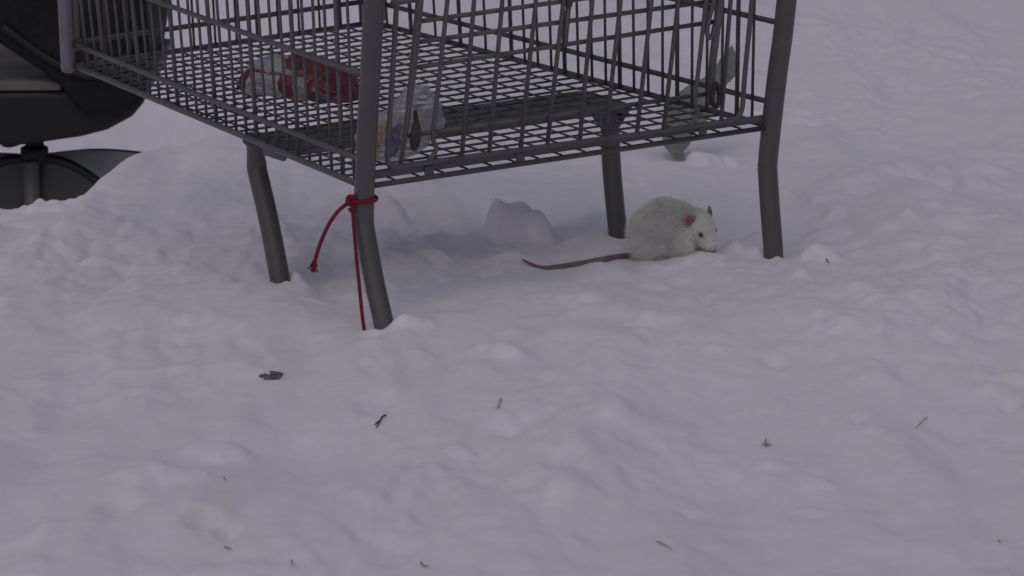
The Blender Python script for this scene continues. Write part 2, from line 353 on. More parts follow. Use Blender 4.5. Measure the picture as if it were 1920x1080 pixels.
# ------------------------------------------------------------------ shopping cart (origin: rear left corner of the basket floor)
W, D, WF, HL, HF = .56, .788, .448, .0135, .0242
O = (W - WF) / 2
def xl(y): return O * y / D
def xr(y): return W - O * y / D
def fz(x, y): t = (x - xl(y)) / (xr(y) - xl(y)); return y / D * (HL * (1 - t) + HF * t)
def wall(side, y, h):
    """point on a side wall, h above the floor edge"""
    yy = y + .14 * h * max(y, 0) / D
    x = xl(y) - .02 * h if side == 0 else xr(y) + .02 * h
    return Vector((x, yy, fz(xl(y) if side == 0 else xr(y), y) + h))
cart = empty('shopping_cart'); tag(cart, 'grey wire shopping cart with bent tube legs sunk in the snow', 'shopping cart')
TOP = .40
floor = MB(); lw = MB(); rw = MB(); fw = MB()
k = 0; y = .031
while y < D - .012:
    r = .0027 if k % 4 == 1 else .0018
    lw.tube([wall(0, y, h) + Vector((.003, 0, 0)) for h in (-.002, .1, .2, .3, TOP)], r, 8)
    if not (y > .50 and k % 2 == 0): rw.tube([wall(1, y, h) - Vector((.003, 0, 0)) for h in (-.002, .1, .2, .3, TOP)], r, 8)
    xs = np.linspace(xl(y), xr(y), 5)
    floor.tube([(x, y, fz(x, y) + .0) for x in xs], .0015, 6)
    k += 1; y += .0268
x = .037; k = 0
while x < W - .01:
    yend = D
    if x < O: yend = x / O * D
    if x > W - O: yend = (W - x) / O * D
    if yend > .05:
        floor.tube([(x, t, fz(x, t) + .0034) for t in np.linspace(0, yend, 6)], .0013, 6)
        if yend == D:
            r = .0026 if k % 4 == 1 else .0017
            fw.tube([(x, D + .06 * h, fz(x, D) + h) for h in (-.002, .1, .2, TOP)], r, 8)
    x += .0318; k += 1
# edge wires of the floor and rails of the three walls
for s_, mb in ((0, lw), (1, rw)):
    for h, r in ((0, .0038), (.0285, .0034), (.124, .0034), (.23, .0034), (TOP, .005)):
        mb.tube([wall(s_, y, h) + Vector(((-.001 if s_ == 0 else .001), 0, 0)) for y in np.linspace(-.115 * h + .002, D, 9)], r, 8)
for h, r in ((0, .0038), (.030, .0034), (.124, .0034), (.23, .0034), (TOP, .005)):
    fw.tube([(x, D + .06 * h + .003, fz(x, D) + h) for x in (xl(D), .2, .36, xr(D))], r, 8)
floor.tube([(x, 0, 0) for x in (.004, .2, .4, W - .004)], .0032, 8)
floor.build('basket_floor', M_dark, cart)
lw.build('side_panel', M_metal, cart); rw.build('side_panel', M_dark, cart); fw.build('front_panel', M_dark, cart)
rb = MB()
rb.box((W / 2, .004, .0108), ((1, 0, 0), (0, 1, 0), (0, 0, 1)), (W / 2 - .008, .0020, .0042))
for u in (805, 976, 1318):
    xx = on_plane(u, 350 - .147 * (u - 685) - 10, (0, 1, 0), 0).x
    rb.box((xx, .0005, .005), ((1, 0, 0), (0, 1, 0), (0, 0, 1)), (.0058, .0014, .0075))
rb.build('rear_bar', M_metal, cart, smooth=False, bevel=.0012)
# channel under the floor that carries the front legs
ch = MB()
ch.box((.282, .286, -.004), ((1, 0, 0), (0, 1, 0), (0, 0, 1)), (.238, .050, .0016))
for yy in (.2345, .2875, .3375): ch.box((.282, yy, -.0078), ((1, 0, 0), (0, 1, 0), (0, 0, 1)), (.236, .0014, .0036))
ch.prism([(.040, .305, -.003), (.040, .232, -.003), (.040, .245, -.018), (.040, .285, -.018)], (.004, 0, 0))
ch.prism([(.521, .225, -.006), (.521, .345, -.006), (.521, .29, -.045), (.521, .26, -.045)], (.002, 0, 0))
ch.build('cross_channel', M_metal, cart, smooth=False, bevel=.0015)
# tube posts and legs
def tubepart(name, pts, r, n=8): return MB().tube(smooth_path(pts, n), r, 20).build(name, M_post, cart)
tubepart('rear_post', [(-.004, -.10, .80), (-.003, -.06, .48), (-.002, -.028, .208), (-.001, -.009, .075), (0, .002, -.003), (0, .0045, -.036), (0, .0040, -.044), (-.001, -.017, -.104), (-.003, -.039, -.149), (-.005, -.06, -.21)], .0112)
tubepart('rear_post', [(.566, -.12, .80), (.564, -.065, .48), (.562, -.023, .153), (.561, -.009, .067), (.56, .001, -.001), (.56, .0070, -.045), (.56, .0070, -.053), (.56, .0015, -.10), (.56, -.005, -.148), (.56, -.010, -.22)], .0118)
MB().tube([(-.02, -.101, .80), (.58, -.121, .80)], .015, 20).build('handle', M_bump2, cart)
tubepart('front_leg', [(.036, .322, -.002), (.047, .323, -.012), (.052, .321, -.037), (.052, .308, -.073), (.051, .292, -.114), (.049, .271, -.172), (.047, .252, -.23)], [.0095] * 3 + [.0100] * 3 + [.0118] * 60)  if False else \
    MB().tube(smooth_path([(.038, .318, -.002), (.047, .322, -.012), (.0525, .327, -.036), (.0525, .325, -.046), (.0515, .300, -.100), (.049, .271, -.172), (.047, .252, -.23)], 8),
              list(np.interp(np.arange(49), [0, 8, 16, 49], [.0085, .0092, .0118, .0120])), 20).build('front_leg', M_post, cart)
tubepart('front_leg', [(.512, .258, -.004), (.512, .256, -.069), (.512, .249, -.122), (.513, .241, -.176), (.513, .232, -.24)], .0118)
# front corner bumpers
c0 = Vector((xl(D) - .010, D + .004, fz(xl(D), D)))
bp = MB().tube([c0 + Vector((0, .02 * h, h)) for h in (-.008, -.006, -.002, .05, .15, .3, .4)], [.004, .0078, .0088, .0088, .0088, .0088, .0088], 18)
bp.build('corner_bumper', M_bump, cart)['label'] = 'lilac plastic corner bumper'
fl_ = MB(); fl_.box(c0 + Vector((.0165, .004, .19)), ((1, .2, 0), (-.2, 1, 0), (0, 0, 1)), (.0036, .002, .172)); fl_.build('corner_flange', M_bump2, cart, smooth=False, bevel=.001)
c1 = Vector((xr(D) + .004, D + .008, fz(xr(D), D)))
MB().tube([c1 + Vector((0, .02 * h, h)) for h in (-.004, .002, .006, .05, .15, .4)], [.006, .016, .0175, .0175, .0175, .0175], 18).build('corner_bumper', M_bump2, cart)
# hinged rear gate, leaning back like the posts
GN, GK = (0, 1, .118), -.004
def gp(u, v): return on_plane(u, v, GN, GK)
vrod = lambda u: 314 - .1335 * (u - 726)
gate = empty('rear_gate'); gate.parent = cart
gw = MB()
def up_to(b, t, z=.36): return b + (t - b) * ((z - b.z) / (t.z - b.z))
def gwire(ub, ut, r=.0026, vt=0, dv=0):
    b = gp(ub, vrod(ub) + dv); t = gp(ut, vt); return b, up_to(b, t), r
for ub, ut in ((866, 889), (917, 942), (976, 1005), (1087, 1111), (1135, 1164), (1194, 1222), (1244, 1272), (1352, 1370)):
    b, t, r = gwire(ub, ut); gw.tube([b, t], r, 8)
b, t = gp(1026, vrod(1026)), gp(1055, 15); gw.tube([b, up_to(b, t)], .0026, 8)
b, t = gp(1059, 88), gp(1066, 12); gw.tube([b, t], .0030, 8); gw.tube([t, up_to(b, t)], .0042, 8)
for ub, kx, ut in ((811, 818, 839), (1300, 1309, 1324)):     # the two wires kinked above the bottom rod
    b = gp(ub - 8, vrod(ub)); k1 = gp(kx, vrod(kx) - 22); k2 = gp(kx - 6, vrod(kx) - 46); t = gp(ut, 0)
    gw.tube(smooth_path([b, k1, k2, k2 + (t - k2) * .3, t, up_to(k2, t)], 4), .0028, 8)
# frame: left upright, rounded corners, bottom rod, right upright
lt, rt = gp(743, 20), gp(1410, 0)
pts = [up_to(gp(727, 300), lt), lt, gp(736, 140), gp(727, 290), gp(731, vrod(731) - 5), gp(742, vrod(742))]
pts += [gp(u, vrod(u)) for u in (850, 1000, 1150, 1290)] + [gp(1370, vrod(1370) - 3), gp(1384, vrod(1384) - 8), gp(1392, vrod(1392) - 26), gp(1397, 135), rt, up_to(gp(1392, 200), rt)]
gw.tube([pts[0] - Vector((.012, 0, 0)), pts[-1] + Vector((.006, 0, 0))], .0042, 8)
gw.tube(smooth_path(pts, 5), .0030, 8)
# cross rods on the inner face
def hrod(u0, v0, u1, v1, r=.0027, off=.006):
    a, b = gp(u0, v0), gp(u1, v1); o_ = Vector((0, off, 0)); gw.tube([a + o_, b + o_], r, 8)
hrod(788, 42, 1345, -36); hrod(784, 81, 1350, 2); hrod(779, 129, 1345, 42); hrod(771, 256, 1345, 176)
hrod(735, 6, 790, -3, .0034, 0)
gw.build('gate_grid', M_metal, gate)
# pivot links with hook ends
def loop_ring(c, ax_u, ax_v, ru, rv, r, n=20):
    return [c + ax_u * math.cos(2 * math.pi * i / n) * ru + ax_v * math.sin(2 * math.pi * i / n) * rv for i in range(n + 1)]
gU = (gp(800, 0) - gp(785, 200)).normalized(); gX = Vector((1, 0, 0)); out = Vector((0, -.006, 0))
lk = MB(); a, b_ = gp(787, 0), gp(752, vrod(752) - 4)
mid = gp(774, 135); lk.tube([up_to(mid, a), a, mid, gp(764, 220), b_], [.0045, .0045, .0042, .003, .0026], 10)
lk.build('pivot_link', M_metal, gate)
c = gp(775, 255) + out * .7; lk = MB(); lk.tube(loop_ring(c, gX * .94 + Vector((0, .3, 0)), gU, .0034, .0128, 0), .0037, 8); lk.tube(smooth_path([c + gU * .030 - gX * .003, c + gU * .016, c + gU * .006 + gX * .001, c - gU * .006 + gX * .001, c - gU * .013, c - gU * .0155], 4), list(np.interp(np.arange(21), [0, 4, 8, 12, 16, 20], [.0020, .0030, .0046, .0050, .0036, .001])), 10)
lk.build('hook', M_rust, gate)
lk = MB(); a, b_ = gp(1350, 0), gp(1331, 196); mid = gp(1337, 110); lk.tube([up_to(mid, a), a, mid, b_], [.0048, .0048, .0046, .0036], 10); lk.build('pivot_link', M_metal, gate)
c = gp(1338, 178) + out * .7; lk = MB(); lk.tube(loop_ring(c, gX * .9 + gU * -.1, gU * .98 - gX * .12, .0062, .0142, 0), .0030, 8); lk.build('hook', M_rust, gate)
c = gp(1330, 48) + out * .3; lk = MB(); lk.tube(smooth_path([c + gU * .03 + gX * .002, c + gU * .004 - gX * .0035, c - gU * .009 - gX * .003, c - gU * .0145 + gX * .001, c - gU * .010 + gX * .005, c + gX * .006], 5), .0028, 8); lk.build('hook', M_metal, gate)

# ------------------------------------------------------------------ red cord knotted round the near left leg
pc = Vector((0, .0042, -.0140)); A = .0137
cord = MB()
ring = [pc + E_ * math.cos(t) * A * 1.02 + F_ * math.sin(t) * A + UP * .0012 * math.sin(t) for t in np.linspace(0, 2 * math.pi, 33)]
cord.tube(ring, .0024, 10)
ring2 = [pc - UP * .0036 + E_ * math.cos(t) * A * .98 + F_ * math.sin(t) * A for t in np.linspace(.8, 3.2, 14)]
cord.tube(ring2, .0022, 10)
kd = (Vector(RC[2]) .dot(pc - Vector(CAM))) - .006
kn = at(659, 374, kd)
for q_ in range(2):
    cord.tube([kn + E_ * math.cos(t) * .0042 + UP * (math.sin(t) * .0040 - .0015 * q_) - F_ * (.002 + .002 * math.sin(2 * t + q_)) for t in np.linspace(0, 2 * math.pi, 21)], .0023, 8)
cord.tube(smooth_path([at(659, 368, kd), at(664, 384, kd), at(659, 396, kd - .002), at(655, 390, kd - .003)], 5), .0021, 8)
e1 = smooth_path([at(664, 382, kd), at(652, 382, kd), at(634, 396, kd), at(617, 420, kd), at(603, 450, kd), at(594, 476, kd), at(589, 496, kd)], 6)
cord.tube(e1, .0022, 10)
for i in range(16):                                           # frayed end
    o_ = Vector((random.gauss(0, .0016), random.gauss(0, .0016), random.gauss(0, .001)))
    cord.tube([e1[-1] + UP * .004, e1[-1] + o_ * .9 - UP * .001, at(587 + random.gauss(0, 4), 508 + random.uniform(-5, 4), kd + random.gauss(0, .0025))], [.0017, .0013, .0007], 5)
e2 = [at(661, 384, kd), at(663, 420, kd), at(667, 470, kd), at(673, 530, kd), at(678, 580, kd), at(683, 620, kd), at(686, 640, kd), at(690, 670, kd)]
cord.tube(smooth_path(e2, 5), .0020, 10)
tag(cord.build('red_cord', M_cord), 'red cord knotted round the near cart leg, two loose ends hanging', 'cord')

# ------------------------------------------------------------------ colour-attribute helper for printed wrappers
def paint(me, fn):
    a = me.color_attributes.new('print', 'FLOAT_COLOR', 'POINT')
    for i, v in enumerate(me.vertices): a.data[i].color = (*fn(i, v.co), 1)
M_print = mat('printed_film', (.5, .1, .1), .33, .5, attr='print', bump=.5, bscale=55, bdist=.004)

# red snack bag on the basket floor
A0 = Vector((.170, .540, 0)) + E_ * .016; B0 = A0 + Vector((.0725, -.142, 0))
ax = (B0 - A0).normalized(); pr = Vector((ax.y, -ax.x, 0));
if pr.dot(F_) > 0: pr = -pr                                     # towards the viewer
L_ = (B0 - A0).length
nu, nv = 150, 120; vs_ = []; uv = []
for i in range(nu):
    u = i / (nu - 1); prof = max(min(u / .16, 1, (1 - u) / .22), 0) ** .55
    hgt = (.026 if u < .45 else .026 - .010 * (u - .45) / .55) * (prof * .96 + .04)
    wid = .043 * (1 - .12 * (1 - prof)) * (1 - .35 * sm(u, .72, 1.0)) * (1 - .30 * (1 - sm(u, 0, .12)))
    for j in range(nv):
        t = 2 * math.pi * j / nv; c_, s_ = math.cos(t), math.sin(t)
        cc = math.copysign(abs(c_) ** .8, c_); ss = math.copysign(abs(s_) ** .9, s_)
        P = A0 + ax * (u * L_) + pr * (.034 + cc * wid) + UP * (hgt + ss * hgt)
        nz = mn.fractal(Vector((u * 7, cc * 2.2, ss * 2.2 + 3)), 1, 2, 4)
        rd = abs(mn.noise(Vector((u * 9 + c_ * 1.5, s_ * 3, 7)))) 
        P += (pr * cc + UP * ss) * (nz * .0042 + (.5 - rd) * .004) 
        P.z += .012 * math.exp(-((u) / .08) ** 2) + .004
        P.z = max(P.z, fz(P.x, P.y) + .0062)
        vs_.append(P); uv.append((u, t))
fs = [(i * nv + j, i * nv + (j + 1) % nv, (i + 1) * nv + (j + 1) % nv, (i + 1) * nv + j) for i in range(nu - 1) for j in range(nv)]
fs += [tuple(range(nv - 1, -1, -1)), tuple((nu - 1) * nv + j for j in range(nv))]
me = bpy.data.meshes.new('snack_bag'); me.from_pydata(vs_, [], fs); me.update()
RED, DRED, WHT, FOIL, BLU, INK = (.125, .017, .027), (.075, .012, .019), (.36, .355, .37), (.22, .215, .22), (.04, .045, .10), (.09, .085, .10)
def bagcol(i, co_):
    if i >= len(uv): return RED
    u, t = uv[i]; tt = t if t < math.pi else t - 2 * math.pi          # 0 = facing the viewer, + = up
    h = mn.noise(Vector((u * 30, tt * 6, 1))); wob = .03 * mn.noise(Vector((u * 6, tt * 2, 9)))
    if tt > .62 + wob * 3:                                                # upper face
        if u < .05: return DRED
        if u < .50 - .16 * (tt - .6) + wob:
            if tt > 1.75: return FOIL
            if .18 < u < .26 and tt < 1.5: return (.27, .27, .35)
            return WHT if int(tt * 24) % 4 else (.28, .275, .285)
        if u < .56 and tt < .85: return FOIL
        return RED if h < .25 else DRED
    if u < .03: return INK
    if u < .135 + .06 * (tt + .3): return RED
    if u < .455 + wob:
        if tt > .42: return DRED if u > .16 and h > -.2 else FOIL
        if .355 < u < .44 and -.62 < tt < .12:                             # barcode block
            if tt > -.02: return INK if int(u * 230) % 3 == 0 else WHT
            return INK if (int(tt * 34) % 3 == 0 and u > .365 and u < .43) else WHT
        if u < .345 and u > .17 and int(tt * 17) % 3 == 0 and mn.noise(Vector((u * 60, int(tt * 17), 0))) > -.1: return (.19, .185, .20)
        return WHT
    if u < .575: return RED if h < .3 else DRED
    if u < .69: return (.235, .235, .245)
    if u < .72: return DRED
    if tt < .05 + .9 * (u - .72): 
        if abs((u - .80) ** 2 * 9 + (tt + .55) ** 2 * .35 - .012) < .006: return WHT
        if abs((u - .875) ** 2 * 9 + (tt + .5) ** 2 * .35 - .010) < .005: return (.2, .17, .11)
        return BLU if h < .25 else (.055, .03, .06)
    if .74 < u < .80 and .0 < tt < .3 and abs(h) < .10: return WHT
    return RED if h < .2 else (.15, .035, .04)
paint(me, bagcol)
tag(obj('snack_bag', me, M_print), 'crumpled red snack bag with white label, lying on the cart floor', 'snack bag')

# clear crumpled bag behind the near corner post
M_clear = bpy.data.materials.new('clear_crinkled_film'); M_clear.use_nodes = True
T = M_clear.node_tree; p = T.nodes['Principled BSDF']; p.inputs['Roughness'].default_value = .11; p.inputs['Specular IOR Level'].default_value = .9
a = T.nodes.new('ShaderNodeAttribute'); a.attribute_name = 'print'; T.links.new(a.outputs['Color'], p.inputs['Base Color']); 
a2 = T.nodes.new('ShaderNodeAttribute'); a2.attribute_name = 'opacity'
tr = T.nodes.new('ShaderNodeBsdfTransparent'); ms = T.nodes.new('ShaderNodeMixShader')
T.links.new(a2.outputs['Fac'], ms.inputs[0]); T.links.new(tr.outputs[0], ms.inputs[1]); T.links.new(p.outputs[0], ms.inputs[2])
T.links.new(ms.outputs[0], T.nodes['Material Output'].inputs['Surface'])
tcn = T.nodes.new('ShaderNodeTexCoord'); vo = T.nodes.new('ShaderNodeTexNoise'); vo.inputs['Scale'].default_value = 120; vo.inputs['Detail'].default_value = 4
T.links.new(tcn.outputs['Object'], vo.inputs['Vector']); bb = T.nodes.new('ShaderNodeBump'); bb.inputs['Strength'].default_value = .9; bb.inputs['Distance'].default_value = .004
T.links.new(vo.outputs['Fac'], bb.inputs['Height']); T.links.new(bb.outputs[0], p.inputs['Normal'])
bm = bmesh.new(); bmesh.ops.create_icosphere(bm, subdivisions=6, radius=1)
cb = Vector((.080, .070, .006)) + E_ * .008; loc = {}
for v in bm.verts:
    n = v.co.copy()
    X, Y, Zz = n.x, n.y, n.z
    sh = .044 * (1 - .18 * max(Zz, 0)) 
    top = .088 * (.70 + .30 * sm(X, -.7, .3))
    nz = mn.fractal(n * 2.3 + Vector((3, 1, 5)), 1, 2.1, 5); rg = 1 - 2 * abs(mn.noise(n * 3.1 + Vector((8, 2, 0)))); rg2 = 1 - 2 * abs(mn.noise(n * 6.5))
    k_ = 1 + .12 * nz + .09 * rg + .05 * rg2
    zz = (Zz * .5 + .5) ** .9
    P = cb + E_ * (X * sh * k_ + .010 * Zz) + F_ * (Y * .036 * k_) + UP * (zz * top * (.93 + .10 * rg + .06 * nz))
    v.co = P; loc[v.index] = (X, Y, Zz)
me = bpy.data.meshes.new('plastic_bag'); bm.to_mesh(me); bm.free()
def clr(i, co_):
    d = ray(0, 0); q_ = RC @ (np.array(co_) - CAM); X, Y, Zz = loc[i]
    n_ = .10 * mn.noise(Vector((X * 4, Y * 4, Zz * 4)))
    if X < -.36 + n_ and Zz < .42 and Y < .6: return (.44, .30, .10) if mn.noise(Vector((X * 14, Zz * 9, 2))) < .38 else (.21, .10, .055)
    if -.22 + n_ < X < .10 + n_ and -.75 < Zz < .15 and Y < 0:
        if X > -.04 and -.15 < Zz < .0: return (.28, .085, .11)
        return (.09, .10, .22) if mn.noise(Vector((X * 9, Zz * 5, 4))) < .2 else (.28, .28, .36)
    return (.46, .455, .475) if mn.noise(Vector((X * 5, Y * 5, Zz * 5))) < .3 else (.36, .355, .40)
paint(me, clr)
oa = me.attributes.new('opacity', 'FLOAT', 'POINT')
for i in range(len(me.vertices)):
    X, Y, Zz = loc[i]; c_ = clr(i, me.vertices[i].co)
    oa.data[i].value = .95 if abs(c_[0] - c_[2]) > .07 else .56 + .36 * mn.noise(Vector((X * 3.5, Y * 3.5, Zz * 3.5)))
tag(obj('plastic_bag', me, M_clear), 'crumpled clear plastic bag with yellow and blue print by the near corner post', 'plastic bag')

# ------------------------------------------------------------------ torn grey film lying against the snow behind the cart
sd0 = 4.86
outl = [(1372, 84), (1384, 108), (1380, 140), (1362, 158), (1346, 176), (1338, 205), (1322, 232), (1300, 252), (1294, 270), (1283, 282), (1281, 300), (1263, 296), (1247, 274), (1240, 250),
        (1244, 220), (1256, 196), (1274, 172), (1298, 154), (1326, 142), (1344, 120), (1360, 100)]
P2 = []
bm = bmesh.new()
ring_v = []
cx = sum(o_[0] for o_ in outl) / len(outl); cy = sum(o_[1] for o_ in outl) / len(outl)
def shp(u, v):
    return at(u, v, sd0 + (300 - v) * .0007 + .016 * mn.noise(Vector((u * .03, v * .03, 1))) + .007 * mn.noise(Vector((u * .09, v * .09, 5))))
me = bpy.data.meshes.new('tmp')
bm.faces.new([bm.verts.new((u, v, 0)) for u, v in outl]); bmesh.ops.triangulate(bm, faces=bm.faces)
for _ in range(4): bmesh.ops.subdivide_edges(bm, edges=bm.edges, cuts=1, use_grid_fill=True)
for v in bm.verts: v.co = shp(v.co.x + 2 * mn.noise(v.co * .2), v.co.y + 2 * mn.noise(v.co * .17))
bmesh.ops.recalc_face_normals(bm, faces=bm.faces)
me.name = 'plastic_sheet'; bm.to_mesh(me); bm.free()
o = obj('plastic_sheet', me, M_sheet); so = o.modifiers.new('thickness', 'SOLIDIFY'); so.thickness = .0012
tag(o, 'torn grey-green plastic sheet poking out of the snow behind the cart', 'plastic sheet')

# ------------------------------------------------------------------ office chair in the hollow
HUBD = 5.62; CS = FPX / HUBD
hub = at(65, 292, HUBD); s_, d_ = plan(hub)
chair = empty('office_chair', (hub.x, hub.y, HG(s_, d_))); tag(chair, 'black swivel office chair with grey seat standing in the snow hollow', 'office chair')
inv = Vector((hub.x, hub.y, HG(s_, d_)))
def cp(u, v, away=0.):
    P = hub + E_ * ((u - 65) / CS) + UP * ((292 - v) / CS / .97) + F_ * away - UP * (.205 * away); return P - inv
def cbuild(mb, name, m_, **k): return mb.build(name, m_, chair, **k)
mb = MB()                                                       # hub and the five legs of the base
mb.tube([cp(65, 274), cp(65, 277), cp(65, 300), cp(65, 306)], [.018, .0225, .0235, .020], 20)
cbuild(mb, 'hub', M_bplast)
tips = [((-120, 352), -.02), ((192, 347), -.02), ((300, 299), .14), ((-190, 312), .2), ((60, 312), -.20)]
for (u, v), aw in tips[:4]:
    a_, b_ = cp(65, 294, 0), cp(u, v, aw); md = (a_ + b_) / 2 + UP * .012
    r0, r1 = (.0085, .0065) if aw < 0 else (.0040, .0022)
    mb = MB(); mb.tube(smooth_path([a_, md, b_, b_ + ((b_ - md) * .5 if aw < 0 else (b_ - md) * .02) - UP * .02], 6), list(np.interp(np.arange(19), [0, 18], [r0, r1])), 10)
    cbuild(mb, 'base_leg', M_bplast)
# moulded webs between the legs
def arc(a_, b_, n=10, lift=.012): return [a_ + (b_ - a_) * (i / n) + UP * lift * 4 * (i / n) * (1 - i / n) for i in range(n + 1)]
l_ = arc(cp(65, 298, -.004), cp(-120, 352, -.02)); r_ = arc(cp(65, 298, -.004), cp(192, 347, -.02))
mb = MB(); poly = l_[::-1] + r_[1:]
lo = [Vector((P.x, P.y, -.08)) - F_ * .05 for P in poly]
n = len(poly); mb.add(poly + lo, [(i, i + 1, n + i + 1, n + i) for i in range(n - 1)])
cbuild(mb, 'base_web', M_gplast)
a_, b_, c_ = cp(72, 292, .0), cp(192, 347, -.018), cp(300, 299, .14)
mb = MB(); top = arc(a_, c_, 10, .012); low = arc(a_, b_, 10, .010); mb.add(top + low, [(i, i + 1, 11 + i + 1, 11 + i) for i in range(10)])
mb.add([c_, b_, Vector((b_.x, b_.y, -.08)), Vector((c_.x, c_.y, -.08))], [(0, 1, 2, 3)])
cbuild(mb, 'base_web', M_web)
mb = MB(); mb.tube([cp(61, 303, -.024), Vector((cp(61, 303, -.03).x, cp(61, 303, -.03).y, -.1))], .0135, 20); cbuild(mb, 'foot_column', M_gplast2)
mb = MB(); mb.tube([cp(66, 215), cp(66, 282)], .0150, 20); mb.tube([cp(66, 240), cp(66, 262)], .018, 20); cbuild(mb, 'gas_lift', M_bplast)
# tilt mechanism and lever
mb = MB(); mb.prism([cp(-40, 235, -.09), cp(120, 235, -.09), cp(88, 263, -.09), (cp(-40, 263, -.09))], F_ * .2 - UP * .041); cbuild(mb, 'tilt_mechanism', M_bplast, smooth=False, bevel=.006)
mb = MB(); mb.tube(smooth_path([cp(50, 262, -.02), cp(30, 270, -.05), cp(18, 268, -.06)], 5), .006, 8); cbuild(mb, 'lever', M_bplast)
# seat: shell, cushion, back
def slab(poly, a0, a1): 
    m_ = MB(); m_.prism([cp(u, v, 0) + F_ * a0 for u, v in poly], F_ * (a1 - a0)); return m_
off = lambda pts, dv: [(u, v + dv) for u, v in pts]
cbuild(slab([(-300, 150), (130, 150), (200, 140), (300, 130), (283, 178), (262, 202), (215, 226), (165, 238), (120, 244), (60, 252), (-300, 258)], -.10, .30), 'seat_shell', M_bplast, bevel=.016)
cbuild(slab([(-290, 141), (-280, 134), (110, 132), (136, 140), (136, 152), (-290, 152)], -.10, .30), 'seat_cushion', M_cush, bevel=.010)
cbuild(slab([(134, 136), (100, 112), (0, 44), (-60, 6), (-110, -60), (-130, -520), (250, -540), (318, -380), (308, -100), (306, 60), (303, 120), (284, 174), (240, 200), (170, 190)], -.13, -.03), 'backrest', M_black, bevel=.02)
cbuild(slab([(150, 150), (130, -480), (280, -480), (296, 60), (276, 170)], -.03, .30), 'back_cushion', M_black, bevel=.03)
mb = MB(); mb.tube(smooth_path([cp(40, 60, -.135), cp(120, 118, -.136), cp(190, 150, -.136), cp(250, 130, -.135), cp(285, 60, -.135)], 6), .006, 10); cbuild(mb, 'piping', M_bplast)

# ------------------------------------------------------------------ rat
rs, rd_, rz, rt_ = cast(1262, 482, HG)
RP = Vector((0, 0, 0)); rat_o = world(rs, rd_, HG(rs, rd_) - .0025); RS = FPX / rt_
def rp(u, v, away=0.):
    """point of the rat: seen at (u, v) when the camera looks straight at it, `away` behind the near flank plane"""
    return E_ * ((u - 1262) / RS) + UP * ((482 - v) / RS / .971 - .245 * away) + F_ * away
bm = bmesh.new()
def ell(c_, r, rot=None, sub=4):
    M_ = Matrix.Translation(c_) @ (rot.to_4x4() if rot else Matrix.Identity(4)) @ Matrix.Diagonal((*r, 1))
    bmesh.ops.create_icosphere(bm, subdivisions=sub, radius=1, matrix=M_)
def frame(x_, y_, z_): return Matrix((x_, y_, z_)).transposed()
IE = frame(E_, F_, UP)
def px(n): return n / RS
ell(rp(1232, 434, .026), (px(47), .027, px(50)), IE)                       # rump
ell(rp(1247, 422, .026), (px(50), .025, px(52)), IE)                       # back
ell(rp(1274, 424, .024), (px(42), .022, px(46)), IE)                       # shoulders
ell(rp(1262, 452, .024), (px(60), .023, px(30)), IE)                       # belly
ell(rp(1222, 458, .006), (px(33), .013, px(26)), IE)                       # near haunch
ell(rp(1222, 458, .046), (px(33), .013, px(26)), IE)
ell(rp(1286, 452, .004), (px(20), .010, px(24)), IE)                       # near upper arm
f_ = (E_ * .44 - UP * .80 - F_ * .36).normalized(); l_ = (E_ * .76 + UP * .10 + F_ * .62); l_ = (l_ - f_ * l_.dot(f_)).normalized(); u_ = l_.cross(f_)
if u_.dot(F_) > 0: u_ = -u_
HM = frame(f_, l_, u_)
hc = rp(1316, 424, .004)
ell(hc, (.0185, .0150, .0150), HM)                                         # skull
ell(hc + f_ * .0105, (.0155, .0120, .0115), HM)                            # muzzle base
ell(hc + f_ * .0205 - u_ * .0005, (.0105, .0082, .0080), HM)               # snout
ell(hc + f_ * .0285 + u_ * .0005, (.0042, .0042, .0042), HM)               # nose
ell(hc + f_ * .020 - u_ * .0055, (.0090, .0065, .0045), HM)                # jaw
ell(hc - f_ * .008 - u_ * .013, (.020, .019, .018), HM); ell(hc - f_ * .004 - u_ * .010 - l_ * .004, (.019, .016, .014), HM); ell(rp(1292, 436, .012), (px(26), .016, px(30)), IE); ell(rp(1268, 410, .026), (px(34), .020, px(36)), IE); ell(rp(1288, 420, .018), (px(28), .018, px(30)), IE)                    # neck
ears = []
for sgn in (-1, 1):
    ec = hc - f_ * .0085 + l_ * (.0140 * sgn) + u_ * .0055
    en = (u_ * .75 + l_ * (.55 * sgn) + f_ * .35).normalized(); eu = (-f_ * .7 + l_ * (.75 * sgn) + UP * (.35 if sgn < 0 else -.1)); eu = (eu - en * eu.dot(en)).normalized(); es = en.cross(eu)
    ec = ec + eu * .0052
    ell(ec, (.0100, .0082, .0018), frame(eu, es, en), 4); ell(ec - eu * .006, (.0045, .0040, .0022), frame(eu, es, en), 3); ears.append((ec, eu, es, en))
def foot(c_, dirv, ln, wd, toes=4):
    dirv = Vector(dirv).normalized(); sd_ = dirv.cross(UP).normalized()
    ell(c_, (ln, wd, .0032), frame(dirv, sd_, UP), 3)
    for k_ in range(toes):
        a_ = (k_ - (toes - 1) / 2) * .32; td = dirv * math.cos(a_) + sd_ * math.sin(a_)
        for q_ in range(3): ell(c_ + td * (ln * .85 + .0022 * q_) - UP * (.0006 * q_), (.0019, .0011, .0011), frame(td, td.cross(UP).normalized(), UP), 2)
foot(rp(1243, 482, -.004), E_ * 1 - F_ * .25, .012, .0045); foot(rp(1240, 480, .052), E_, .012, .0045)
foot(rp(1297, 480, -.006), E_ * .9 - F_ * .5, .006, .0036); foot(rp(1322, 474, .018), E_ * .9 - F_ * .2, .006, .0036)
ell(rp(1294, 472, -.002), (.0050, .0045, .010), IE, 3)
tp = [rp(1205, 470, .022), rp(1188, 476, .014)]
